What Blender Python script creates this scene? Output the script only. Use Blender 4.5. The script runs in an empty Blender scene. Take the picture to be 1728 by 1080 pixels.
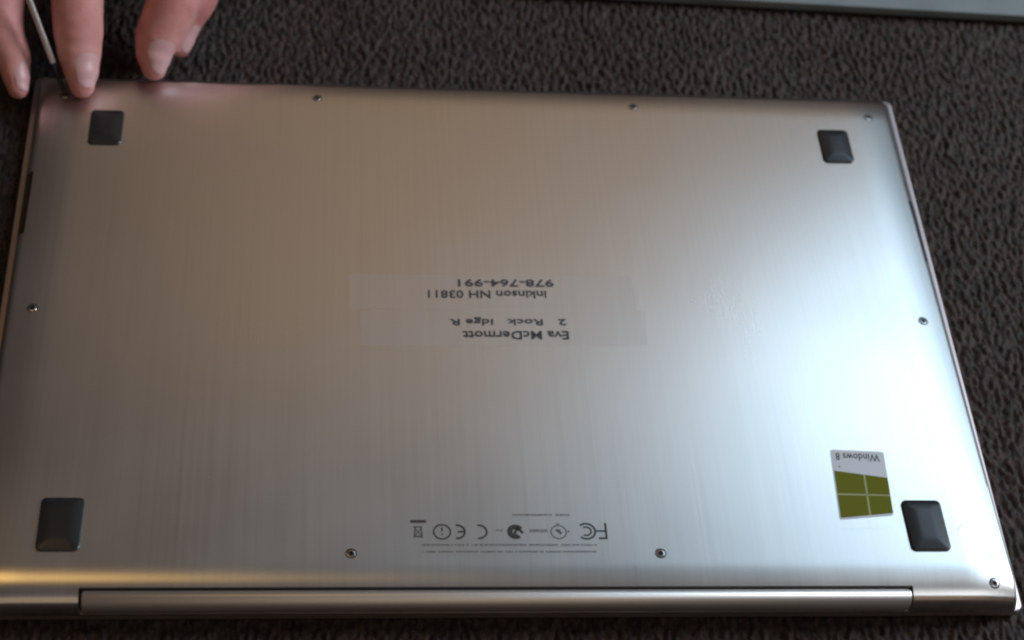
import bpy, bmesh, math, random
import numpy as np
from mathutils import Vector, Matrix, Euler
random.seed(7); rng = np.random.default_rng(11)
MM = 0.001
SC = bpy.context.scene
COL = SC.collection

# ------------------------------------------------------------------ camera
cam = bpy.data.cameras.new('camera'); co = bpy.data.objects.new('camera', cam); COL.objects.link(co)
R = Matrix(((0.993747, -0.014402, -0.110719), (-0.056194, 0.792379, -0.607435), (0.09648, 0.609859, 0.786615)))
co.matrix_world = Matrix.Translation(Vector((-58.133, -250.267, 473.636)) * MM) @ R.to_4x4()
cam.sensor_width = 36; cam.lens = 61.53; cam.clip_start = 0.02; cam.clip_end = 50
cam.dof.use_dof = True; cam.dof.focus_distance = 0.545; cam.dof.aperture_fstop = 13
SC.camera = co
# ------------------------------------------------------------------ world (dim warm room) and lamps
w = bpy.data.worlds.new('World'); SC.world = w; w.use_nodes = True
bg = w.node_tree.nodes['Background']; bg.inputs[0].default_value = (0.155, 0.115, 0.110, 1); bg.inputs[1].default_value = 0.22

def area(name, az, el, dist, sx, sy, power, col, at=(0.03, 0.11, 0.01), roll=0):
    a, e = math.radians(az), math.radians(el)
    d = Vector((math.sin(a) * math.cos(e), math.cos(a) * math.cos(e), math.sin(e)))
    l = bpy.data.lights.new(name, 'AREA'); l.shape = 'RECTANGLE'; l.size = sx; l.size_y = sy; l.energy = power; l.color = col
    o = bpy.data.objects.new(name, l); COL.objects.link(o); o.location = Vector(at) + d * dist
    o.rotation_euler = (d.to_track_quat('Z', 'Y').to_matrix() @ Matrix.Rotation(math.radians(roll), 3, 'Z')).to_euler()
    return o
area('window_light', 55.5, 45.8, 1.6, 1.15, 0.36, 6.2, (0.57, 0.80, 1.0), roll=2)
area('lit_wall', 8, 44, 2.0, 1.08, 0.75, 0.78, (1.0, 0.66, 0.37))
area('room_lamp', -40, 68, 1.5, 0.24, 0.40, 1.0, (1.0, 0.60, 0.18), (-0.18, 0, 0.01))
area('side_fill_light', 80, 31, 1.5, 0.50, 0.50, 14.0, (0.90, 0.95, 1.0))  # lamp added at the right to brighten fingers and carpet, no window known there
area('ceiling_light', 128, 62, 1.5, 0.42, 0.36, 1.4, (0.90, 0.95, 1.0), (0.15, 0, 0.01))
area('lit_ceiling', 182, 38, 2.4, 2.4, 2.9, 7.0, (1.0, 0.76, 0.52))
SC.view_settings.view_transform = 'Standard'; SC.view_settings.look = 'None'; SC.view_settings.exposure = 0.15; SC.view_settings.gamma = 1
SC.render.engine = 'CYCLES'; SC.cycles.filter_width = 2.3
SC.cycles.use_denoising = True

# ------------------------------------------------------------------ helpers
def mat(name, col, rough=0.5, metal=0.0, **kw):
    m = bpy.data.materials.new(name); m.use_nodes = True
    b = m.node_tree.nodes['Principled BSDF']
    b.inputs['Base Color'].default_value = (*col, 1); b.inputs['Roughness'].default_value = rough; b.inputs['Metallic'].default_value = metal
    for k, v in kw.items(): b.inputs[k.replace('_', ' ')].default_value = v
    return m
def N(m, t, **kw):
    n = m.node_tree.nodes.new(t)
    for k, v in kw.items(): setattr(n, k, v)
    return n
def L(m, a, b): m.node_tree.links.new(a, b)
def B(m): return m.node_tree.nodes['Principled BSDF']

def empty(name, loc=(0, 0, 0)):
    o = bpy.data.objects.new(name, None); COL.objects.link(o); o.location = Vector(loc) * MM; o.empty_display_size = 0.01
    return o
def tag(o, label=None, cat=None, group=None, kind=None):
    for k, v in (('label', label), ('category', cat), ('group', group), ('kind', kind)):
        if v: o[k] = v
    return o
def link(name, me, m, parent=None):
    """world-space mesh -> object with its origin at the mesh centre, parented without moving"""
    o = bpy.data.objects.new(name, me); COL.objects.link(o)
    if m: me.materials.clear(); me.materials.append(m)
    c = Vector((0, 0, 0)); n = len(me.vertices)
    if n:
        a = np.empty(n * 3); me.vertices.foreach_get('co', a); a = a.reshape(-1, 3)
        c = Vector((a.min(0) + a.max(0)) / 2)
        me.transform(Matrix.Translation(-c))
    o.location = c
    if parent is not None:
        pl = Vector((0, 0, 0)); q = parent
        while q is not None: pl += q.location; q = q.parent
        o.parent = parent; o.location = c - pl
    return o
def mesh(name, verts, faces, m, parent=None, smooth=False, sharp=None, edges=()):
    me = bpy.data.meshes.new(name); me.from_pydata([Vector(v) * MM for v in verts], list(edges), faces); me.update()
    if smooth:
        me.shade_smooth()
        if sharp: me.set_sharp_from_angle(angle=math.radians(sharp))
    return link(name, me, m, parent)
def bake(o, name, m, parent=None, sharp=None):
    """evaluate the modifiers of a temporary object into a plain mesh"""
    bpy.context.view_layer.update()
    dg = bpy.context.evaluated_depsgraph_get()
    me = bpy.data.meshes.new_from_object(o.evaluated_get(dg)); me.transform(o.matrix_world); me.name = name
    bpy.data.objects.remove(o)
    me.shade_smooth()
    if sharp: me.set_sharp_from_angle(angle=math.radians(sharp))
    return link(name, me, m, parent)

# ------------------------------------------------------------------ dimensions (mm)
H = 223.0
def zp(y): return 14 - 6.5 * y / H           # plane of the bottom cover, a wedge
XE, YF, YB, ZR = 160.3, 221.6, 0.1, 4.7      # rim of the cover


def _edge_tables():
    # tilt of the skin near the back edge (degrees) integrated into a drop
    ys = np.linspace(13.0, YB, 400); tl = np.where(ys > 1.8, ((13 - ys) / 11.2) ** 1.5 * 26, 26 + (1.8 - ys) / (1.8 - YB) * 54)
    dr = np.concatenate([[0], np.cumsum(np.tan(np.radians(tl[:-1])) * (ys[0] - ys[1]))]); return ys[::-1], dr[::-1]
_BY, _BD = _edge_tables()
def cover_z(x, y):
    p = zp(y); ax = abs(x)
    s1 = 1.15 * (max(0, ax - 142) / 16) ** 2.1; f1 = 0.50 * (max(0, y - 208) / 10) ** 2.2
    top = p - s1 - f1
    ux = min(1, max(0, ax - 157.6) / (XE - 157.6)); uy = min(1, max(0, y - 218.4) / (YF - 218.4))
    k = min(1, math.hypot(ux, uy) if ux > 0 and uy > 0 else max(ux, uy))
    z = top - (top - ZR - 0.1) * (1 - (1 - k ** 1.7) ** 0.8 if k < 1 else 1)
    return max(ZR + 0.05, z - float(np.interp(y, _BY, _BD)))
# ------------------------------------------------------------------ materials
alu = mat('brushed_aluminium', (0.66, 0.645, 0.63), 0.30, 1.0)
def brushed(m, base, amp=0.09, rough=0.275, uv=True):
    tc = N(m, 'ShaderNodeTexCoord'); mp = N(m, 'ShaderNodeMapping'); L(m, tc.outputs['UV' if uv else 'Object'], mp.inputs[0])
    mp.inputs['Scale'].default_value = (1500, 11, 1)
    n1 = N(m, 'ShaderNodeTexNoise'); n1.inputs['Scale'].default_value = 1; n1.inputs['Detail'].default_value = 3; L(m, mp.outputs[0], n1.inputs[0])
    mp2 = N(m, 'ShaderNodeMapping'); L(m, tc.outputs['UV' if uv else 'Object'], mp2.inputs[0]); mp2.inputs['Scale'].default_value = (620, 4.5, 1); mp2.inputs['Location'].default_value = (3.3, 1.2, 0)
    n2 = N(m, 'ShaderNodeTexNoise'); n2.inputs['Scale'].default_value = 1; n2.inputs['Detail'].default_value = 4; L(m, mp2.outputs[0], n2.inputs[0])
    mx = N(m, 'ShaderNodeMath', operation='ADD'); L(m, n1.outputs[0], mx.inputs[0]); L(m, n2.outputs[0], mx.inputs[1])
    # smudges: broad cloudy wear left by handling
    n3 = N(m, 'ShaderNodeTexNoise'); n3.inputs['Scale'].default_value = 14; n3.inputs['Detail'].default_value = 5; L(m, tc.outputs['UV' if uv else 'Object'], n3.inputs[0])
    r = N(m, 'ShaderNodeMapRange'); L(m, mx.outputs[0], r.inputs[0]); r.inputs[1].default_value = 0.6; r.inputs[2].default_value = 1.4
    r.inputs[3].default_value = 1 - amp; r.inputs[4].default_value = 1 + amp
    mc = N(m, 'ShaderNodeMix', data_type='RGBA', blend_type='MULTIPLY'); mc.inputs[0].default_value = 1
    mc.inputs['A'].default_value = (*base, 1); L(m, r.outputs[0], mc.inputs['B']); L(m, mc.outputs['Result'], B(m).inputs['Base Color'])
    r2 = N(m, 'ShaderNodeMapRange'); L(m, n3.outputs[0], r2.inputs[0]); r2.inputs[1].default_value = 0.3; r2.inputs[2].default_value = 0.7
    r2.inputs[3].default_value = rough - 0.015; r2.inputs[4].default_value = rough + 0.025
    r3 = N(m, 'ShaderNodeMath', operation='MULTIPLY_ADD'); L(m, n2.outputs[0], r3.inputs[0]); r3.inputs[1].default_value = 0.02; L(m, r2.outputs[0], r3.inputs[2])
    L(m, r3.outputs[0], B(m).inputs['Roughness'])
    bp = N(m, 'ShaderNodeBump'); bp.inputs['Strength'].default_value = 0.05; bp.inputs['Distance'].default_value = 0.0002
    L(m, n1.outputs[0], bp.inputs['Height']); L(m, bp.outputs[0], B(m).inputs['Normal'])
brushed(alu, (0.66, 0.645, 0.63), 0.045)
B(alu).inputs['Anisotropic'].default_value = 0.55
tg = N(alu, 'ShaderNodeTangent', direction_type='UV_MAP', uv_map='UVMap'); L(alu, tg.outputs[0], B(alu).inputs['Tangent'])
alu2 = mat('satin_aluminium', (0.72, 0.70, 0.685), 0.48, 1.0)
alu_edge = mat('polished_edge', (0.52, 0.46, 0.47), 0.5, 1.0)
rubber = mat('black_rubber', (0.011, 0.012, 0.015), 0.36)
blk = mat('dark_gap', (0.012, 0.006, 0.005), 0.6)
ink = mat('grey_ink', (0.035, 0.033, 0.036), 0.5)
inkf = mat('faint_ink', (0.16, 0.155, 0.155), 0.5, 0.6)
steel = mat('screw_steel', (0.42, 0.41, 0.41), 0.30, 1.0)
print_ink = mat('label_ink', (0.05, 0.05, 0.055), 0.5)

# ------------------------------------------------------------------ carpet
def filtered(ny, nx, sy, sx, lo=0.0):
    """periodic band-passed noise: sy, sx blur radii in samples"""
    a = rng.standard_normal((ny, nx)); F = np.fft.rfft2(a)
    fy = np.fft.fftfreq(ny)[:, None]; fx = np.fft.rfftfreq(nx)[None, :]
    q = (fy * sy) ** 2 + (fx * sx) ** 2
    g = np.exp(-2 * np.pi ** 2 * q)
    if lo: g = g - np.exp(-2 * np.pi ** 2 * q * lo * lo)
    o = np.fft.irfft2(F * g, s=(ny, nx)); return o / o.std()
def build_carpet():
    x0, x1, y0, y1, st = -222, 250, -34, 330, 0.46
    nx = int((x1 - x0) / st); ny = int((y1 - y0) / st)
    xs = np.linspace(x0, x1, nx); ys = np.linspace(y0, y1, ny)
    X, Y = np.meshgrid(xs, ys)
    worm = filtered(ny, nx, 2.9, 1.3, 1.8)                 # curled tufts, longer along the depth
    fine = filtered(ny, nx, 1.0, 0.7)
    big = filtered(ny, nx, 30, 30)
    Z = 0.56 * np.tanh(worm * 0.8) + 0.16 * fine + 0.18 * big
    Z = Z - 1.3
    X = X + 0.12 * fine; 
    v = np.stack([X, Y, Z], -1).reshape(-1, 3) * MM
    i = np.arange(nx * ny).reshape(ny, nx)
    f = np.stack([i[:-1, :-1], i[:-1, 1:], i[1:, 1:], i[1:, :-1]], -1).reshape(-1, 4)
    me = bpy.data.meshes.new('carpet'); me.vertices.add(len(v)); me.vertices.foreach_set('co', v.ravel())
    me.loops.add(f.size); me.loops.foreach_set('vertex_index', f.ravel().astype(np.int32))
    me.polygons.add(len(f)); me.polygons.foreach_set('loop_start', (np.arange(len(f)) * 4).astype(np.int32))
    me.update(calc_edges=True); me.shade_smooth()
    m = mat('wool_pile', (0.05, 0.045, 0.047), 0.7, Sheen_Weight=0.05, Sheen_Roughness=0.5); B(m).inputs['Specular IOR Level'].default_value = 0.22
    tc = N(m, 'ShaderNodeTexCoord'); mp = N(m, 'ShaderNodeMapping'); L(m, tc.outputs['Object'], mp.inputs[0]); mp.inputs['Scale'].default_value = (1.6, 0.6, 1)
    n = N(m, 'ShaderNodeTexNoise'); n.inputs['Scale'].default_value = 420; n.inputs['Detail'].default_value = 3; L(m, mp.outputs[0], n.inputs[0])
    n2 = N(m, 'ShaderNodeTexNoise'); n2.inputs['Scale'].default_value = 26; n2.inputs['Detail'].default_value = 3; L(m, tc.outputs['Object'], n2.inputs[0])
    cr = N(m, 'ShaderNodeValToRGB'); L(m, n.outputs[0], cr.inputs[0])
    cr.color_ramp.elements[0].position = 0.35; cr.color_ramp.elements[0].color = (0.012, 0.0078, 0.0068, 1)
    cr.color_ramp.elements[1].position = 0.70; cr.color_ramp.elements[1].color = (0.050, 0.036, 0.030, 1)
    mx = N(m, 'ShaderNodeMix', data_type='RGBA', blend_type='MULTIPLY'); mx.inputs[0].default_value = 0.5
    c2 = N(m, 'ShaderNodeValToRGB'); L(m, n2.outputs[0], c2.inputs[0])
    c2.color_ramp.elements[0].position = 0.35; c2.color_ramp.elements[0].color = (0.8, 0.62, 0.62, 1)
    c2.color_ramp.elements[1].position = 0.65; c2.color_ramp.elements[1].color = (1.05, 1.05, 1.12, 1)
    L(m, cr.outputs[0], mx.inputs['A']); L(m, c2.outputs[0], mx.inputs['B']); L(m, mx.outputs['Result'], B(m).inputs['Base Color'])
    me.materials.append(m)
    o = bpy.data.objects.new('carpet', me); COL.objects.link(o); tag(o, kind='structure')
    # the same carpet going on around the textured patch, a little lower
    q = 900; hole = 0
    vs = [(-q, -q, -3.4), (q, -q, -3.4), (q, q, -3.4), (-q, q, -3.4)]
    o2 = mesh('floor', vs, [(0, 1, 2, 3)], m); tag(o2, kind='structure')
build_carpet()

# ------------------------------------------------------------------ board at the far side
def slab(name, outline, z0, z1, m, parent=None, bev=0.4, sharp=35):
    n = len(outline); v = []; f = []
    c = Vector((sum(p[0] for p in outline) / n, sum(p[1] for p in outline) / n))
    def ring(ins, z):
        for i in range(n):
            a, b, d = Vector(outline[i - 1]), Vector(outline[i]), Vector(outline[(i + 1) % n])
            t1 = (b - a).normalized(); t2 = (d - b).normalized(); nn = Vector((-(t1.y + t2.y), t1.x + t2.x))
            nn = nn.normalized() / max(0.5, math.cos(t1.angle(t2) / 2)) if nn.length > 1e-9 else Vector((0, 0))
            p = b + nn * ins; v.append((p.x, p.y, z))
    rs = [(bev, z0), (0, z0 + bev), (0, z1 - bev), (bev * .3, z1 - bev * .3), (bev, z1)]
    for r in rs: ring(*r)
    for k in range(len(rs) - 1):
        for i in range(n):
            j = (i + 1) % n; f.append((k * n + i, k * n + j, (k + 1) * n + j, (k + 1) * n + i))
    f.append(tuple(range(n))[::-1]); f.append(tuple((len(rs) - 1) * n + i for i in range(n)))
    return mesh(name, v, f, m, parent, True, sharp)
def rrect(x0, y0, x1, y1, r, k=6):
    o = []
    for cx, cy, a in ((x1 - r, y0 + r, -90), (x1 - r, y1 - r, 0), (x0 + r, y1 - r, 90), (x0 + r, y0 + r, 180)):
        for i in range(k + 1):
            t = math.radians(a + 90 * i / k); o.append((cx + r * math.cos(t), cy + r * math.sin(t)))
    return o
bm_ = mat('grey_laminate', (0.115, 0.165, 0.18), 0.45)
n = N(bm_, 'ShaderNodeTexNoise'); n.inputs['Scale'].default_value = 30; n.inputs['Detail'].default_value = 6
tc = N(bm_, 'ShaderNodeTexCoord'); L(bm_, tc.outputs['Object'], n.inputs[0])
cr = N(bm_, 'ShaderNodeValToRGB'); L(bm_, n.outputs[0], cr.inputs[0]); cr.color_ramp.elements[0].color = (0.090, 0.106, 0.110, 1); cr.color_ramp.elements[1].color = (0.15, 0.170, 0.174, 1)
cr.color_ramp.elements[0].position = .3; cr.color_ramp.elements[1].position = .7
L(bm_, cr.outputs[0], B(bm_).inputs['Base Color'])
ol = rrect(-60, 0, 380, 200, 4)
a = math.radians(-1.7)
ol = [(x * math.cos(a) - (y) * math.sin(a) + 49.1 - 0, x * math.sin(a) + y * math.cos(a) + 279.4) for x, y in ol]
bd = slab('board', ol, 0.2, 4.2, bm_, None, 0.5)
tag(bd, 'pale blue-grey flat board lying on the dark carpet beyond the laptop', 'board')

# ------------------------------------------------------------------ laptop
lap = tag(empty('laptop', (0, 110, 0)), 'silver brushed metal laptop lying upside down on the dark carpet', 'laptop')

def cover_mesh():
    def dens(a, b, edge_a, edge_b, fine, coarse):
        p = [a]; 
        while p[-1] < b - 1e-6:
            d = min(p[-1] - a, b - p[-1]); e = edge_a if p[-1] - a < b - p[-1] else edge_b
            st = fine if d < e else coarse
            p.append(min(b, p[-1] + st))
        if p[-1] - p[-2] < 0.3 * fine: p.pop(-2)
        return p
    xs = [-XE, -160.1, -159.7, -159.2, -158.7, -158.2, -157.6, -157] + list(np.arange(-156.5, -138, 1.0)) + list(np.linspace(-136, 136, 60)) + list(np.arange(138.5, 157, 1.0)) + [157, 157.6, 158.2, 158.7, 159.2, 159.7, 160.1, XE]
    ys = list(np.arange(5.2, 12, .6)) + list(np.linspace(13, 206, 50)) + list(np.arange(207, 217.5, 1.0)) + [218, 218.4, 218.9, 219.5, 220.1, 220.7, 221.2, YF]
    ys = [round(YB + 5.6 * (1 - math.cos(t * math.pi / 2 / 14)), 3) for t in range(15)] + ys
    nx, ny = len(xs), len(ys); V = []; UV = []
    rc = 2.4
    def put(x, y):
        # round the four corners of the outline
        ax, ay = abs(x) - (XE - rc), 0
        yy = y
        if y > YF - rc: ay = y - (YF - rc)
        if y < YB + rc: ay = -(y - (YB + rc))
        if ax > 0 and ay > 0:
            m_ = max(ax, ay) / math.hypot(ax, ay); ax *= m_; ay *= m_
            x = math.copysign(XE - rc + ax, x)
            yy = YF - rc + ay if y > H / 2 else YB + rc - ay
        return x, yy
    for y in ys:
        for x in xs:
            z = cover_z(x, y)
            X, Yq = put(x, y); V.append((X, Yq, z)); UV.append((x * MM, y * MM))
    F = []
    for j in range(ny - 1):
        for i in range(nx - 1):
            a = j * nx + i; F.append((a, a + 1, a + nx + 1, a + nx))
    # skirt and underside
    per = [i for i in range(nx)] + [j * nx + nx - 1 for j in range(1, ny)] + [(ny - 1) * nx + i for i in range(nx - 2, -1, -1)] + [j * nx for j in range(ny - 2, 0, -1)]
    n0 = len(V)
    for q in per: V.append((V[q][0], V[q][1], ZR - 0.5)); UV.append(UV[q])
    m = len(per)
    for k in range(m):
        l = (k + 1) % m; F.append((per[l], per[k], n0 + k, n0 + l))
    F.append(tuple(n0 + k for k in range(m))[::-1])
    me = bpy.data.meshes.new('bottom_cover'); me.from_pydata([Vector(v) * MM for v in V], [], F)
    uv = me.uv_layers.new(name='UVMap')
    for lp in me.loops: uv.data[lp.index].uv = UV[lp.vertex_index]
    me.update(); return me
SCREWS = [(-150.3, 209.8), (-59.3, 211.8), (59.3, 211.8), (150.1, 209.8), (-150.8, 109.5), (150.4, 109.5), (-47, 15.7), (47.3, 15.7), (151.2, 5.6), (-151.2, 5.6)]
def tilt(y=0): return math.atan(-6.5 / H)
def frame_at(x, y):
    e = 0.8; gx = (cover_z(x + e, y) - cover_z(x - e, y)) / (2 * e); gy = (cover_z(x, y + e) - cover_z(x, y - e)) / (2 * e)
    n = Vector((-gx, -gy, 1)).normalized(); u = Vector((1, 0, gx)).normalized(); return Matrix((u, n.cross(u), n)).transposed()
def cyl_bm(bm, x, y, z, r, h, seg=28, r2=None):
    g = bmesh.ops.create_cone(bm, cap_ends=True, segments=seg, radius1=r * MM, radius2=(r2 or r) * MM, depth=h * MM)
    bmesh.ops.rotate(bm, verts=g['verts'], cent=(0, 0, 0), matrix=frame_at(x, y))
    bmesh.ops.translate(bm, verts=g['verts'], vec=Vector((x, y, z)) * MM)
surf_z = cover_z
cme = cover_mesh(); cov = bpy.data.objects.new('tmp', cme); COL.objects.link(cov)
bm = bmesh.new()
for x, y in SCREWS: cyl_bm(bm, x, y, surf_z(x, y), 1.6, 2.4, 28, 1.95)     # countersunk screw holes
def bxbm(bm, x0, x1, y0, y1, z0, z1):
    g = bmesh.ops.create_cube(bm, size=1); 
    bmesh.ops.scale(bm, verts=g['verts'], vec=Vector((x1 - x0, y1 - y0, z1 - z0)) * MM)
    bmesh.ops.translate(bm, verts=g['verts'], vec=Vector(((x0 + x1) / 2, (y0 + y1) / 2, (z0 + z1) / 2)) * MM)
bxbm(bm, -126.0, 124.9, -12, 4.7, 4.9, 30)                          # the hinge bay
bxbm(bm, 157.3, 170, 137.5, 167.5, 5.1, 20)                        # card slot, right side
bxbm(bm, -170, -157.3, 143, 172, 5.1, 20)                          # opening, left side
me = bpy.data.meshes.new('cut'); bm.to_mesh(me); bm.free()
cut = bpy.data.objects.new('cut', me); COL.objects.link(cut)
md = cov.modifiers.new('b', 'BOOLEAN'); md.operation = 'DIFFERENCE'; md.object = cut; md.solver = 'EXACT'; md.use_self = True
cover = bake(cov, 'bottom_cover', alu, lap, 32)
bpy.data.objects.remove(cut)

# dark seam under the cover, deck rim and lid
slab('seam_gasket', rrect(-159.6, 1.5, 159.6, 221.0, 2.2), 3.4, 4.32, blk, lap, 0.1)
slab('lid', rrect(-162.5, 0.8, 162.5, 222.8, 2.6, 8), 0.2, 3.6, alu_edge, lap, 0.45, 60)
# the hinge barrel in its bay
def barrel(x0, x1, yc, zc, ry, rz, m, parent, name):
    v = []; f = []; n = 40; e = [(x0, 0.90), (x0 + .5, 1.0), (x1 - .5, 1.0), (x1, 0.90)]
    for x, s in e:
        for i in range(n):
            t = 2 * math.pi * i / n; v.append((x, yc + ry * s * math.cos(t), zc + rz * s * math.sin(t)))
    for k in range(3):
        for i in range(n):
            j = (i + 1) % n; f.append((k * n + i, (k + 1) * n + i, (k + 1) * n + j, k * n + j))
    f.append(tuple(range(n))); f.append(tuple(3 * n + i for i in range(n))[::-1])
    return mesh(name, v, f, m, parent, True, 40)
barrel(-125.0, 123.9, 1.9, 9.4, 2.9, 4.1, alu2, lap, 'hinge_barrel')
bmx = bmesh.new(); bxbm(bmx, -125.95, 124.85, 4.3, 4.62, 4.8, 12.6); me = bpy.data.meshes.new('hinge_recess'); bmx.to_mesh(me); bmx.free(); link('hinge_recess', me, blk, lap)
# slot insides
for s, y0, y1 in ((1, 137.7, 167.3), (-1, 143.2, 171.8)):
    bmx = bmesh.new(); a_, b_ = sorted((s * 157.42, s * 160.1)); bxbm(bmx, a_, b_, y0, y1, 5.12, 5.5); me = bpy.data.meshes.new('card_slot'); bmx.to_mesh(me); bmx.free(); link('card_slot', me, blk, lap)

# rubber feet: domed pads with chamfered edges
def foot(cx, cy, wx, wy):
    v = []; f = []; K = 28
    prof = [(0.0, -0.2, 1.7), (0.0, 0.45, 1.7), (0.3, 0.72, 1.5), (1.8, 1.08, 1.2), (3.6, 1.36, 0.9), (4.4, 1.40, 0.8)]
    for ins, h, r in prof:
        for (x, y) in rrect(cx - wx / 2 + ins, cy - wy / 2 + ins, cx + wx / 2 - ins, cy + wy / 2 - ins, r, 6):
            v.append((x, y, zp(y) + h))
    n = 28
    for k in range(len(prof) - 1):
        for i in range(n):
            j = (i + 1) % n; f.append((k * n + i, k * n + j, (k + 1) * n + j, (k + 1) * n + i))
    f.append(tuple((len(prof) - 1) * n + i for i in range(n)))
    return mesh('rubber_foot', v, f, rubber, lap, True, 28)
for s in (-1, 1):
    foot(s * 134.2, 193.4, 11.7, 17.0); foot(s * 133.2, 25.8, 12.8, 18.6)

# screws: sunk heads with star drive
def screw(x, y, rot):
    z = surf_z(x, y); v = []; f = []
    fr = frame_at(x, y); n = 24
    def P(px, py, pz): return tuple(Vector((x, y, z)) + fr @ Vector((px, py, pz)))
    prof = [(1.48, -0.7), (1.48, -0.12), (1.32, 0.08), (0.98, 0.16)]
    for r, h in prof:
        for i in range(n): a = 2 * math.pi * i / n; v.append(P(r * math.cos(a), r * math.sin(a), h))
    # star hole rim, then its sunken floor
    for h, sc in ((0.16, 1.0), (-0.45, 0.85)):
        for i in range(n):
            a = 2 * math.pi * i / n; r = (0.84 + 0.16 * math.cos(6 * (a - rot))) * sc; v.append(P(r * math.cos(a), r * math.sin(a), h))
    for k in range(5):
        for i in range(n):
            j = (i + 1) % n; f.append((k * n + i, k * n + j, (k + 1) * n + j, (k + 1) * n + i))
    o = mesh('screw', v, f, steel, lap, True, 30)
    v2 = []
    for i in range(n):
        a = 2 * math.pi * i / n; r = (0.84 + 0.16 * math.cos(6 * (a - rot))) * .84; v2.append(P(r * math.cos(a), r * math.sin(a), -0.40))
    mesh('star_socket', v2, [tuple(range(n))], blk, o)
    v3 = []; f3 = []
    for r, h in ((1.44, -0.5), (1.8, -0.42)):
        for i in range(n): a = 2 * math.pi * i / n; v3.append(P(r * math.cos(a), r * math.sin(a), h))
    for i in range(n): j = (i + 1) % n; f3.append((i, j, n + j, n + i))
    mesh('screw_gap', v3, f3, blk, o)
    return o
for x, y in SCREWS: screw(x, y, random.random() * 6)

# ---- flat print, all of it reads upside down from here
OFF = 0.06
def P3(x, y, off=OFF): return (x, y, zp(y) + off)
def flat(name, polys, m, parent, off=OFF):
    v = []; f = []
    for p in polys:
        b = len(v); v += [P3(x, y, off) for x, y in p]; f.append(tuple(range(b, b + len(p))))
    o = mesh(name, v, f, m, parent)
    # faces up
    bm = bmesh.new(); bm.from_mesh(o.data); bmesh.ops.recalc_face_normals(bm, faces=bm.faces)
    for fc in bm.faces:
        if fc.normal.z < 0: fc.normal_flip()
    bm.to_mesh(o.data); bm.free(); return o
def arc(cx, cy, r, w_, a0, a1, n=22):
    out = []
    for i in range(n):
        t0 = math.radians(a0 + (a1 - a0) * i / n); t1 = math.radians(a0 + (a1 - a0) * (i + 1) / n)
        out.append([(cx + (r - w_ / 2) * math.cos(t0), cy + (r - w_ / 2) * math.sin(t0)), (cx + (r + w_ / 2) * math.cos(t0), cy + (r + w_ / 2) * math.sin(t0)),
                    (cx + (r + w_ / 2) * math.cos(t1), cy + (r + w_ / 2) * math.sin(t1)), (cx + (r - w_ / 2) * math.cos(t1), cy + (r - w_ / 2) * math.sin(t1))])
    return out
def bar(x0, y0, x1, y1, w_):
    d = Vector((x1 - x0, y1 - y0)).normalized() * w_ / 2; n = Vector((-d.y, d.x))
    return [(x0 + n.x, y0 + n.y), (x1 + n.x, y1 + n.y), (x1 - n.x, y1 - n.y), (x0 - n.x, y0 - n.y)]
def disc(cx, cy, r, n=28): return [(cx + r * math.cos(2 * math.pi * i / n), cy + r * math.sin(2 * math.pi * i / n)) for i in range(n)]
# local frame of the print: u runs to the left of the picture, v towards the near edge (upside down)
def U(cx, cy, polys): return [[(cx - x, cy - y) for x, y in p] for p in polys]
Y0 = 23.4
flat('compliance_mark', U(27.2, Y0, [bar(-3.9, -3.2, -3.9, 2.6, .7), bar(-4.2, 2.3, -1.5, 2.3, .65), bar(-3.9, -.3, -.9, -.3, .6)] + arc(2.2, -.2, 2.75, .62, 48, 312) + arc(2.2, -.2, 1.5, .55, 55, 305)), ink, lap)
flat('compliance_mark', U(16.4, Y0 - .1, arc(0, 0, 2.35, .42, 0, 360, 30) + [bar(-.9, .6, .8, -.9, .9), bar(-.6, -.9, .3, -.2, .5), bar(-3.2, -.5, -2.9, 0.1, .5), bar(-.4, -2.9, .6, -2.9, .4)]), inkf, lap)
flat('compliance_mark', U(3.1, Y0, arc(0, 0, 1.75, 1.7, -150, 128, 26) + [bar(-2.3, .5, -.6, -1.5, .9), bar(-.7, -1.6, .3, .8, .8)]), ink, lap)
flat('compliance_mark', U(-7.6, Y0, arc(0.5, 0, 2.35, .62, 80, 280)) + U(-14.9, Y0, arc(-0.1, 0, 2.35, .62, 80, 280) + [bar(-2.3, 0, -.3, 0, .6)]), ink, lap)
flat('compliance_mark', U(-19.4, Y0 - .05, arc(0, 0, 2.55, .5, 0, 360, 30) + [bar(0, -.2, 0, -1.6, .5) , bar(0, .5, 0, 1.3, .32)]), ink, lap)
flat('compliance_mark', U(-26.7, Y0 - .3, [bar(-1.2, 1.3, -.9, -1.9, .5), bar(1.1, 1.3, .8, -1.9, .5), bar(-1.3, 1.4, 1.3, 1.4, .6), bar(-1.1, -2.0, 1.1, -2.0, .5), bar(-1.5, 1.9, 1.4, -2.2, .35), bar(1.5, 1.9, -1.4, -2.2, .35)]), inkf, lap)
flat('compliance_mark', U(-26.6, Y0 + 3.7, [bar(-2.4, 0, 2.4, 0, .95)]), ink, lap)
def dashes(x0, x1, y, h, gap_p=0.12):
    out = []; x = x0
    while x < x1:
        wd = random.uniform(.18, .42)
        if random.random() > gap_p:
            a = random.uniform(-.1, .12) * h; out.append([(x, y - h / 2 + a), (x + wd, y - h / 2 + a), (x + wd, y + h / 2), (x, y + h / 2)])
        x += wd + random.uniform(.14, .26)
    return out
flat('fine_print', dashes(-26, 27.8, 18.7, .62), inkf, lap)
flat('fine_print', dashes(-25.5, 27.4, 16.3, .55), inkf, lap)
flat('fine_print', dashes(2.6, 14.6, 29.5, .6, .05) + dashes(16, 20.3, 29.5, .7, .02), inkf, lap)
flat('fine_print', dashes(7.6, 13.2, 23.8, 1.1, .02) + dashes(-3.5, -.6, 23.9, .6, .3), inkf, lap)
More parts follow.
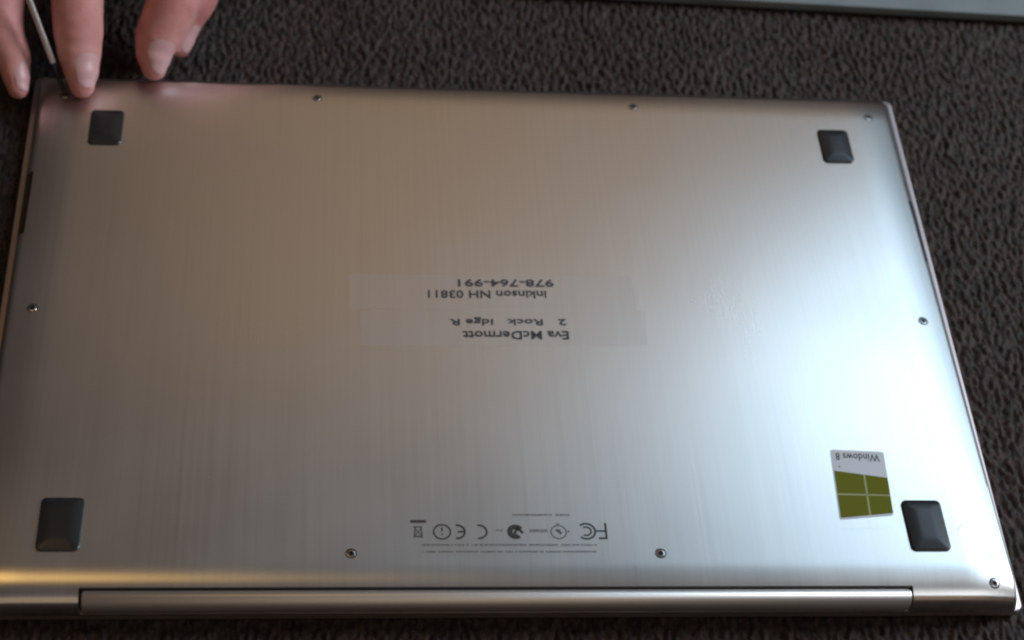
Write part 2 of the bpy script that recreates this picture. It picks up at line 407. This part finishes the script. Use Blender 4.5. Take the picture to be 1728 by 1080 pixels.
# bright nicks and faint scuffs on the metal
nick = mat('bare_nick', (0.85, 0.83, 0.8), 0.35, 1.0)
flat('nick', [disc(-90.5, 43, .28, 8)], nick, lap); flat('nick', [disc(-50.1, 46.6, .22, 8)], nick, lap)
flat('scratch', [bar(106.8, 24.6, 119.0, 24.9, .14), bar(126, 33, 127, 36, .1)], nick, lap)
scuff = mat('dark_scuff', (0.45, 0.45, 0.46), 0.4, 1.0)
flat('scuff', [bar(143.2, 24.0, 145.0, 26.4, .3), bar(151.3, 15.2, 153.0, 14.2, .3)], scuff, lap)

def text_mesh(s, bold=0.0, spacing=1.0):
    cu = bpy.data.curves.new('t', 'FONT'); cu.body = s; cu.size = 1; cu.offset = bold; cu.space_character = spacing; cu.resolution_u = 2
    o = bpy.data.objects.new('t', cu); COL.objects.link(o); bpy.context.view_layer.update()
    me = bpy.data.meshes.new_from_object(o.evaluated_get(bpy.context.evaluated_depsgraph_get())); bpy.data.objects.remove(o)
    a = np.empty(len(me.vertices) * 3); me.vertices.foreach_get('co', a); a = a.reshape(-1, 3)
    return a, [tuple(p.vertices) for p in me.polygons]
def text(name, s, quad, m, parent, off, bold=0.0):
    """quad: four mm corners (start-base, end-base, end-top, start-top) as the words read"""
    a, fs = text_mesh(s, bold); mn, mx = a.min(0), a.max(0); u = (a[:, 0] - mn[0]) / (mx[0] - mn[0]); v_ = (a[:, 1] - mn[1]) / (mx[1] - mn[1])
    q = np.array(quad, float)
    p = (q[0] * ((1 - u) * (1 - v_))[:, None] + q[1] * (u * (1 - v_))[:, None] + q[2] * (u * v_)[:, None] + q[3] * ((1 - u) * v_)[:, None])
    return mesh(name, [P3(x, y, off) for x, y in p], fs, m, parent)

# ---- maker's badge sticker near the right rear foot
st_m = mat('sticker_silver', (0.50, 0.50, 0.53), 0.5, 0.35)
olive = mat('olive_print', (0.115, 0.125, 0.008), 0.7); B(olive).inputs['Specular IOR Level'].default_value = 0.15
pale = mat('sticker_line', (0.30, 0.31, 0.16), 0.6)
def stick(poly, off, h, m, name, parent):
    v = [P3(x, y, off) for x, y in poly] + [P3(x, y, off + h) for x, y in poly]; n = len(poly)
    f = [tuple(n + i for i in range(n))] + [(i, (i + 1) % n, n + (i + 1) % n, n + i) for i in range(n)]
    return mesh(name, v, f, m, parent)
sq = [(105.9, 28.2), (106.4, 28.1), (123.0, 29.6), (123.7, 30.2), (125.05, 53.3), (124.5, 54.0), (108.1, 54.7), (107.4, 54.1)]
stk = stick(sq, 0.03, 0.10, st_m, 'sticker', lap)
def lerp(a, b, t): return (a[0] + (b[0] - a[0]) * t, a[1] + (b[1] - a[1]) * t)
TL, TR, BR, BL = (107.3, 46.5), (124.45, 43.8), (123.5, 30.4), (106.3, 28.6)
def bil(u, v_): return lerp(lerp(TL, TR, u), lerp(BL, BR, u), v_)
gu, gv = (0.545, 0.58), (0.485, 0.52)
for (u0, u1) in ((0.0, gu[0]), (gu[1], 1.0)):
    for (v0, v1) in ((0, gv[0]), (gv[1], 1.0)):
        flat('logo_pane', [[bil(u0, v0), bil(u1, v0), bil(u1, v1), bil(u0, v1)]], olive, stk, 0.17)
flat('logo_pane_gap', [[bil(gu[0], 0), bil(gu[1], 0), bil(gu[1], 1), bil(gu[0], 1)], [bil(0, gv[0]), bil(1, gv[0]), bil(1, gv[1]), bil(0, gv[1])]], pale, stk, 0.15)
text('sticker_lettering', 'Windows 8', [(123.4, 53.0), (108.9, 53.5), (108.7, 50.6), (123.2, 50.0)], ink, stk, 0.17, 0.012)
flat('sticker_mark', [disc(109.3, 48.0, .3, 8)], ink, stk, 0.17)

# ---- clear address label: two overlapping strips of tape with typed lines
tape = bpy.data.materials.new('clear_tape'); tape.use_nodes = True
nt = tape.node_tree; nt.nodes.clear(); out = nt.nodes.new('ShaderNodeOutputMaterial'); mixs = nt.nodes.new('ShaderNodeMixShader'); tr = nt.nodes.new('ShaderNodeBsdfTransparent'); pb = nt.nodes.new('ShaderNodeBsdfPrincipled')
pb.inputs['Base Color'].default_value = (0.60, 0.60, 0.64, 1); pb.inputs['Roughness'].default_value = 0.3; mixs.inputs[0].default_value = 0.09
nt.links.new(tr.outputs[0], mixs.inputs[1]); nt.links.new(pb.outputs[0], mixs.inputs[2]); nt.links.new(mixs.outputs[0], out.inputs[0])
t1 = stick([(-47.2, 110.9), (50.0, 112.0), (49.5, 127.6), (-47.4, 126.1)], 0.03, 0.05, tape, 'label_tape', lap)
t2 = stick([(-43.4, 95.3), (52.2, 96.9), (52.8, 111.9), (-43.8, 110.6)], 0.05, 0.05, tape, 'label_tape', lap)
def line(s, x_start, x_end, y_base, h, parent, slope=0.016):
    f = lambda x, y: (x, y + slope * x)
    text('label_lettering', s, [f(x_start, y_base), f(x_end, y_base), f(x_end, y_base - h), f(x_start, y_base - h)], print_ink, parent, 0.16, 0.018)
line('Eva McDermott', 25.8, -9.8, 102.2, 3.6, t2)
line('2   Rock   idge R', 25.4, -14.0, 108.2, 3.6, t2)
line('inkinson NH 03811', 19.5, -21.0, 119.9, 3.4, t1)
line('978-764-991', 22.4, -10.6, 124.9, 3.3, t1)

# ------------------------------------------------------------------ hand
skin = mat('skin', (0.44, 0.235, 0.185), 0.6, Subsurface_Weight=0.55, Subsurface_Scale=0.0035)
B(skin).inputs['Subsurface Radius'].default_value = (1.0, 0.22, 0.13)
tc = N(skin, 'ShaderNodeTexCoord')
n1 = N(skin, 'ShaderNodeTexNoise'); n1.inputs['Scale'].default_value = 90; n1.inputs['Detail'].default_value = 5; L(skin, tc.outputs['Object'], n1.inputs[0])
cr = N(skin, 'ShaderNodeValToRGB'); L(skin, n1.outputs[0], cr.inputs[0])
cr.color_ramp.elements[0].position = .35; cr.color_ramp.elements[0].color = (0.46, 0.175, 0.165, 1); cr.color_ramp.elements[1].position = .68; cr.color_ramp.elements[1].color = (0.58, 0.28, 0.26, 1)
L(skin, cr.outputs[0], B(skin).inputs['Base Color'])
vo = N(skin, 'ShaderNodeTexVoronoi', feature='DISTANCE_TO_EDGE'); vo.inputs['Scale'].default_value = 900; L(skin, tc.outputs['Object'], vo.inputs[0])
bp = N(skin, 'ShaderNodeBump'); bp.inputs['Strength'].default_value = .35; bp.inputs['Distance'].default_value = .0003; L(skin, vo.outputs[0], bp.inputs['Height']); wv = N(skin, 'ShaderNodeTexWave', bands_direction='Z'); wv.inputs['Scale'].default_value = 60; wv.inputs['Distortion'].default_value = 6; wv.inputs['Detail'].default_value = 3; wv.inputs['Detail Scale'].default_value = 2; L(skin, tc.outputs['Object'], wv.inputs[0])
bq = N(skin, 'ShaderNodeBump'); bq.inputs['Strength'].default_value = .10; bq.inputs['Distance'].default_value = .0006; L(skin, wv.outputs[1], bq.inputs['Height']); L(skin, bp.outputs[0], bq.inputs['Normal']); L(skin, bq.outputs[0], B(skin).inputs['Normal'])
nailm = mat('fingernail', (0.56, 0.31, 0.32), 0.42, Subsurface_Weight=0.3, Subsurface_Scale=0.004)
sleeve_m = mat('unseen_dark_sleeve', (0.018, 0.016, 0.018), 0.9)

def catmull(P, k=7):
    P = [Vector(p) for p in P]; out = []
    for i in range(len(P) - 1):
        p0 = P[max(i - 1, 0)]; p1 = P[i]; p2 = P[i + 1]; p3 = P[min(i + 2, len(P) - 1)]
        for j in range(k):
            t = j / k; out.append(0.5 * ((2 * p1) + (-p0 + p2) * t + (2 * p0 - 5 * p1 + 4 * p2 - p3) * t * t + (-p0 + 3 * p1 - 3 * p2 + p3) * t ** 3))
    out.append(P[-1]); return out
def limb(V, F, pts, back, flatten=0.9, n=20):
    """pts: (x,y,z,r); closed tube with rounded ends, 'back' = dorsal direction"""
    P = catmull([p[:3] for p in pts]); Rr = []
    k = 7
    for i in range(len(pts) - 1):
        for j in range(k):
            t = j / k; t = t * t * (3 - 2 * t); Rr.append(pts[i][3] * (1 - t) + pts[i + 1][3] * t)
    Rr.append(pts[-1][3])
    rings = []
    d0 = (P[1] - P[0]).normalized(); r0 = Rr[0]
    for a in (80, 60, 40, 20): rings.append((P[0] - d0 * r0 * 1.05 * math.sin(math.radians(a)), r0 * math.cos(math.radians(a)), d0))
    for i, p in enumerate(P):
        d = (P[min(i + 1, len(P) - 1)] - P[max(i - 1, 0)]).normalized(); rings.append((p, Rr[i], d))
    de = (P[-1] - P[-2]).normalized()
    for a in (20, 40, 60, 80): rings.append((P[-1] + de * Rr[-1] * math.sin(math.radians(a)), Rr[-1] * math.cos(math.radians(a)), de))
    b0 = len(V); bk = Vector(back)
    for c, r, d in rings:
        u = (bk - d * bk.dot(d)).normalized(); s = d.cross(u)
        for i in range(n):
            t = 2 * math.pi * i / n; p = c + u * (r * flatten * math.cos(t)) + s * (r * math.sin(t)); V.append(tuple(p))
    for q in range(len(rings) - 1):
        for i in range(n):
            j = (i + 1) % n; F.append((b0 + q * n + i, b0 + q * n + j, b0 + (q + 1) * n + j, b0 + (q + 1) * n + i))
    F.append(tuple(b0 + i for i in range(n))[::-1]); e = b0 + (len(rings) - 1) * n; F.append(tuple(e + i for i in range(n)))
    return P, Rr
FING = {
 'thumb': [(-166.5, 209.1, 11.5, 4.2), (-167.3, 213, 13.5, 5.4), (-169, 219.9, 18, 7), (-172.5, 227, 26, 8.3), (-171, 248, 38, 9.6), (-160, 288, 52, 13), (-138, 342, 58, 16)],
 'index': [(-143.9, 210.5, 12.5, 4.9), (-144.4, 215.5, 15, 6.8), (-145.2, 221, 18.5, 8.2), (-145.6, 227, 24, 9.3), (-145.9, 235, 32, 9.6), (-146.5, 253, 44, 9.8), (-144, 286, 55, 10.5), (-136, 318, 61, 12), (-126, 362, 65, 13)],
 'middle': [(-119, 221.7, 11.5, 5.0), (-119.1, 225.7, 14, 7.0), (-117.5, 231, 18.5, 8.7), (-112.3, 240, 28, 9.7), (-108, 258, 42, 9.8), (-108, 286, 54, 10.2), (-112, 318, 61, 12), (-114, 362, 65, 14)],
 'ring': [(-110.3, 234.2, 11, 4.6), (-109.7, 237.2, 13, 5.6), (-107.6, 242.1, 17.5, 6.6), (-103.4, 247.5, 24, 7.6), (-97, 266, 38, 8.8), (-93, 292, 51, 9.6), (-93, 320, 58, 11), (-102, 362, 63, 13)],
 'little': [(-84, 286, 9.0, 4.8), (-81, 289, 15, 6.0), (-78, 294, 25, 6.8), (-75, 303, 39, 7.6), (-74, 318, 52, 8.4), (-78, 332, 60, 10), (-92, 360, 66, 12)],
}
BACKS = {'thumb': (0.8, -0.35, 0.5), 'index': (0.62, -0.5, 0.65), 'middle': (0.62, -0.5, 0.65), 'ring': (0.85, -0.35, 0.55), 'little': (0.6, -0.5, 0.7)}
V, F = [], []
for k, pts in FING.items(): limb(V, F, pts, BACKS[k], 0.90)
# palm, heel of the hand, wrist and forearm
for pts in ([(-136, 312, 60, 11), (-128, 350, 62, 14), (-118, 396, 68, 17)], [(-112, 316, 60, 12), (-112, 352, 63, 15), (-112, 396, 68, 17)],
            [(-92, 318, 57, 11), (-99, 352, 61, 14), (-108, 396, 67, 16)], [(-79, 330, 55, 10), (-90, 362, 60, 13), (-106, 396, 66, 16)],
            [(-150, 308, 55, 13), (-136, 350, 60, 17), (-120, 390, 66, 19)],
            [(-113, 380, 68, 24), (-110, 410, 71, 23), (-108, 445, 77, 26), (-106, 535, 94, 33)]): limb(V, F, pts, (0, 0, 1), 0.80, 24)
me = bpy.data.meshes.new('h'); me.from_pydata([Vector(v) * MM for v in V], [], F); ho = bpy.data.objects.new('h', me); COL.objects.link(ho)
rm = ho.modifiers.new('r', 'REMESH'); rm.mode = 'VOXEL'; rm.voxel_size = 0.0011; rm.use_smooth_shade = True
sm = ho.modifiers.new('s', 'SMOOTH'); sm.factor = 0.5; sm.iterations = 5
hand = bake(ho, 'hand', skin)
tag(hand, 'bare hand with fingertips on the far left corner of the laptop, guiding the screwdriver', 'hand')
# fingernails laid on the distal phalanges
def nail(key, wd, ln, start=-1.9, lift=0.22):
    P_ = catmull([p[:3] for p in FING[key]], 7); R_ = []
    for i in range(len(FING[key]) - 1):
        for j in range(7):
            t = j / 7; t = t * t * (3 - 2 * t); R_.append(FING[key][i][3] * (1 - t) + FING[key][i + 1][3] * t)
    R_.append(FING[key][-1][3])
    cum = [0.0]
    for a, b in zip(P_, P_[1:]): cum.append(cum[-1] + (b - a).length)
    dsm = (P_[22] - P_[0]).normalized()
    def at(q):
        if q < 0:
            d = dsm; return P_[0] + d * q, math.sqrt(max(0.05, 1 - (q / (R_[0] * 1.05)) ** 2)) * R_[0], d
        k = max(i for i in range(len(cum)) if cum[i] <= q); t = (q - cum[k]) / (cum[k + 1] - cum[k])
        return P_[k].lerp(P_[k + 1], t), R_[k] * (1 - t) + R_[k + 1] * t, dsm
    bk = Vector(BACKS[key]); v = []; f = []; nu, nv = 11, 14
    for layer in (0, 1):
        for j in range(nv + 1):
            tj = j / nv; wv = wd * (1 - 0.5 * max(0, (0.25 - tj) / 0.25) ** 2) * (1 - 0.55 * max(0, (tj - 0.7) / 0.3) ** 2.2)
            c, rr, d = at(start + ln * tj); u = (bk - d * bk.dot(d)).normalized(); sd = d.cross(u)
            lf = lift * (1 - 0.9 * tj) - (0.8 if layer else 0)
            for i in range(nu + 1):
                a = math.radians((i / nu - 0.5) * 2 * wv); ed = 0.25 * (abs(i / nu - 0.5) * 2) ** 3
                v.append(tuple(c + u * ((rr * 0.90 + lf - ed) * math.cos(a)) + sd * ((rr + lf - ed) * math.sin(a))))
    m_ = (nu + 1); tot = m_ * (nv + 1)
    for j in range(nv):
        for i in range(nu):
            a = j * m_ + i; f.append((a, a + 1, a + m_ + 1, a + m_)); f.append((tot + a, tot + a + m_, tot + a + m_ + 1, tot + a + 1))
    per = [i for i in range(m_)] + [j * m_ + nu for j in range(1, nv + 1)] + [nv * m_ + i for i in range(nu - 1, -1, -1)] + [j * m_ for j in range(nv - 1, 0, -1)]
    for k in range(len(per)):
        a, b = per[k], per[(k + 1) % len(per)]; f.append((b, a, tot + a, tot + b))
    return mesh('fingernail', v, f, nailm, hand, True, 40)
nail('thumb', 44, 10); nail('index', 44, 12.5); nail('middle', 46, 12.5); nail('ring', 46, 11); nail('little', 46, 10)
# added dark cloth on the forearm, out of view, darkens the metal's left reflection
V, F = [], []
P, Rr = [], []
def tube_open(pts, n=40, wr=1.2):
    V = []; F = []; P = catmull([p[:3] for p in pts], 8); Rr = []
    for i in range(len(pts) - 1):
        for j in range(8): Rr.append(pts[i][3] + (pts[i + 1][3] - pts[i][3]) * j / 8)
    Rr.append(pts[-1][3]); N_ = len(P)
    for lay in (0, 1):
        for i, p in enumerate(P):
            d = (P[min(i + 1, N_ - 1)] - P[max(i - 1, 0)]).normalized(); u = (Vector((0, 0, 1)) - d * d.z).normalized(); s = d.cross(u)
            for q in range(n):
                t = 2 * math.pi * q / n; r = Rr[i] - 1.6 * lay + wr * math.sin(i * 1.3 + 2 * math.sin(t * 2)) ; V.append(tuple(p + u * r * .9 * math.cos(t) + s * r * math.sin(t)))
    M_ = N_ * n
    for lay in (0, 1):
        for i in range(N_ - 1):
            for q in range(n):
                w_ = (q + 1) % n; fc = (lay * M_ + i * n + q, lay * M_ + i * n + w_, lay * M_ + (i + 1) * n + w_, lay * M_ + (i + 1) * n + q); F.append(fc if lay == 0 else fc[::-1])
    for i in (0, N_ - 1):
        for q in range(n):
            w_ = (q + 1) % n; F.append((i * n + q, i * n + w_, M_ + i * n + w_, M_ + i * n + q))
    return V, F
V, F = tube_open([(-109, 425, 73, 33), (-107, 480, 84, 38), (-105, 555, 98, 44)])
sl = mesh('unseen_sleeve', V, F, sleeve_m, hand, True, 50)

# ------------------------------------------------------------------ screwdriver
drv = tag(empty('screwdriver', (-150.3, 209.8, 8)), 'thin steel precision screwdriver held between thumb and index finger over the far left corner screw', 'screwdriver')
A = Vector((-150.3, 209.8, 8.3)); Dd = (Vector((-160.6, 224.2, 40)) - A).normalized()
def lathe(name, prof, m, parent, n=24, flute=0):
    u = Dd.cross(Vector((1, 0, 0))).normalized(); s = Dd.cross(u); v = []; f = []
    for h, r in prof:
        for i in range(n):
            t = 2 * math.pi * i / n; rr = r * (1 + (0.06 * math.cos(8 * t) if flute and r > 3.2 else 0)); v.append(tuple(A + Dd * h + u * rr * math.cos(t) + s * rr * math.sin(t)))
    for k in range(len(prof) - 1):
        for i in range(n):
            j = (i + 1) % n; f.append((k * n + i, k * n + j, (k + 1) * n + j, (k + 1) * n + i))
    f.append(tuple(range(n))[::-1]); f.append(tuple((len(prof) - 1) * n + i for i in range(n)))
    return mesh(name, v, f, m, parent, True, 35)
shaft_m = mat('chrome_shaft', (0.90, 0.90, 0.91), 0.38, 1.0); tip_m = mat('dark_tip', (0.03, 0.03, 0.033), 0.45, 0.6); hm = mat('dark_handle', (0.02, 0.02, 0.024), 0.4)  # the tip is much darker than the shaft
lathe('shaft', [(11.5, .75), (12.5, 1.05), (80, 1.05)], shaft_m, drv)
lathe('driver_tip', [(0, .55), (2, .75), (11.5, 1.0), (12.4, 1.0)], tip_m, drv)
lathe('handle', [(72, 2.0), (73, 3.0), (78, 3.2), (80, 4.4), (120, 4.6), (124, 3.6), (128, 3.6)], hm, drv, 48, 1)
lathe('swivel_cap', [(128.3, 4.4), (129, 4.8), (132, 4.8), (133, 4.2)], shaft_m, drv)
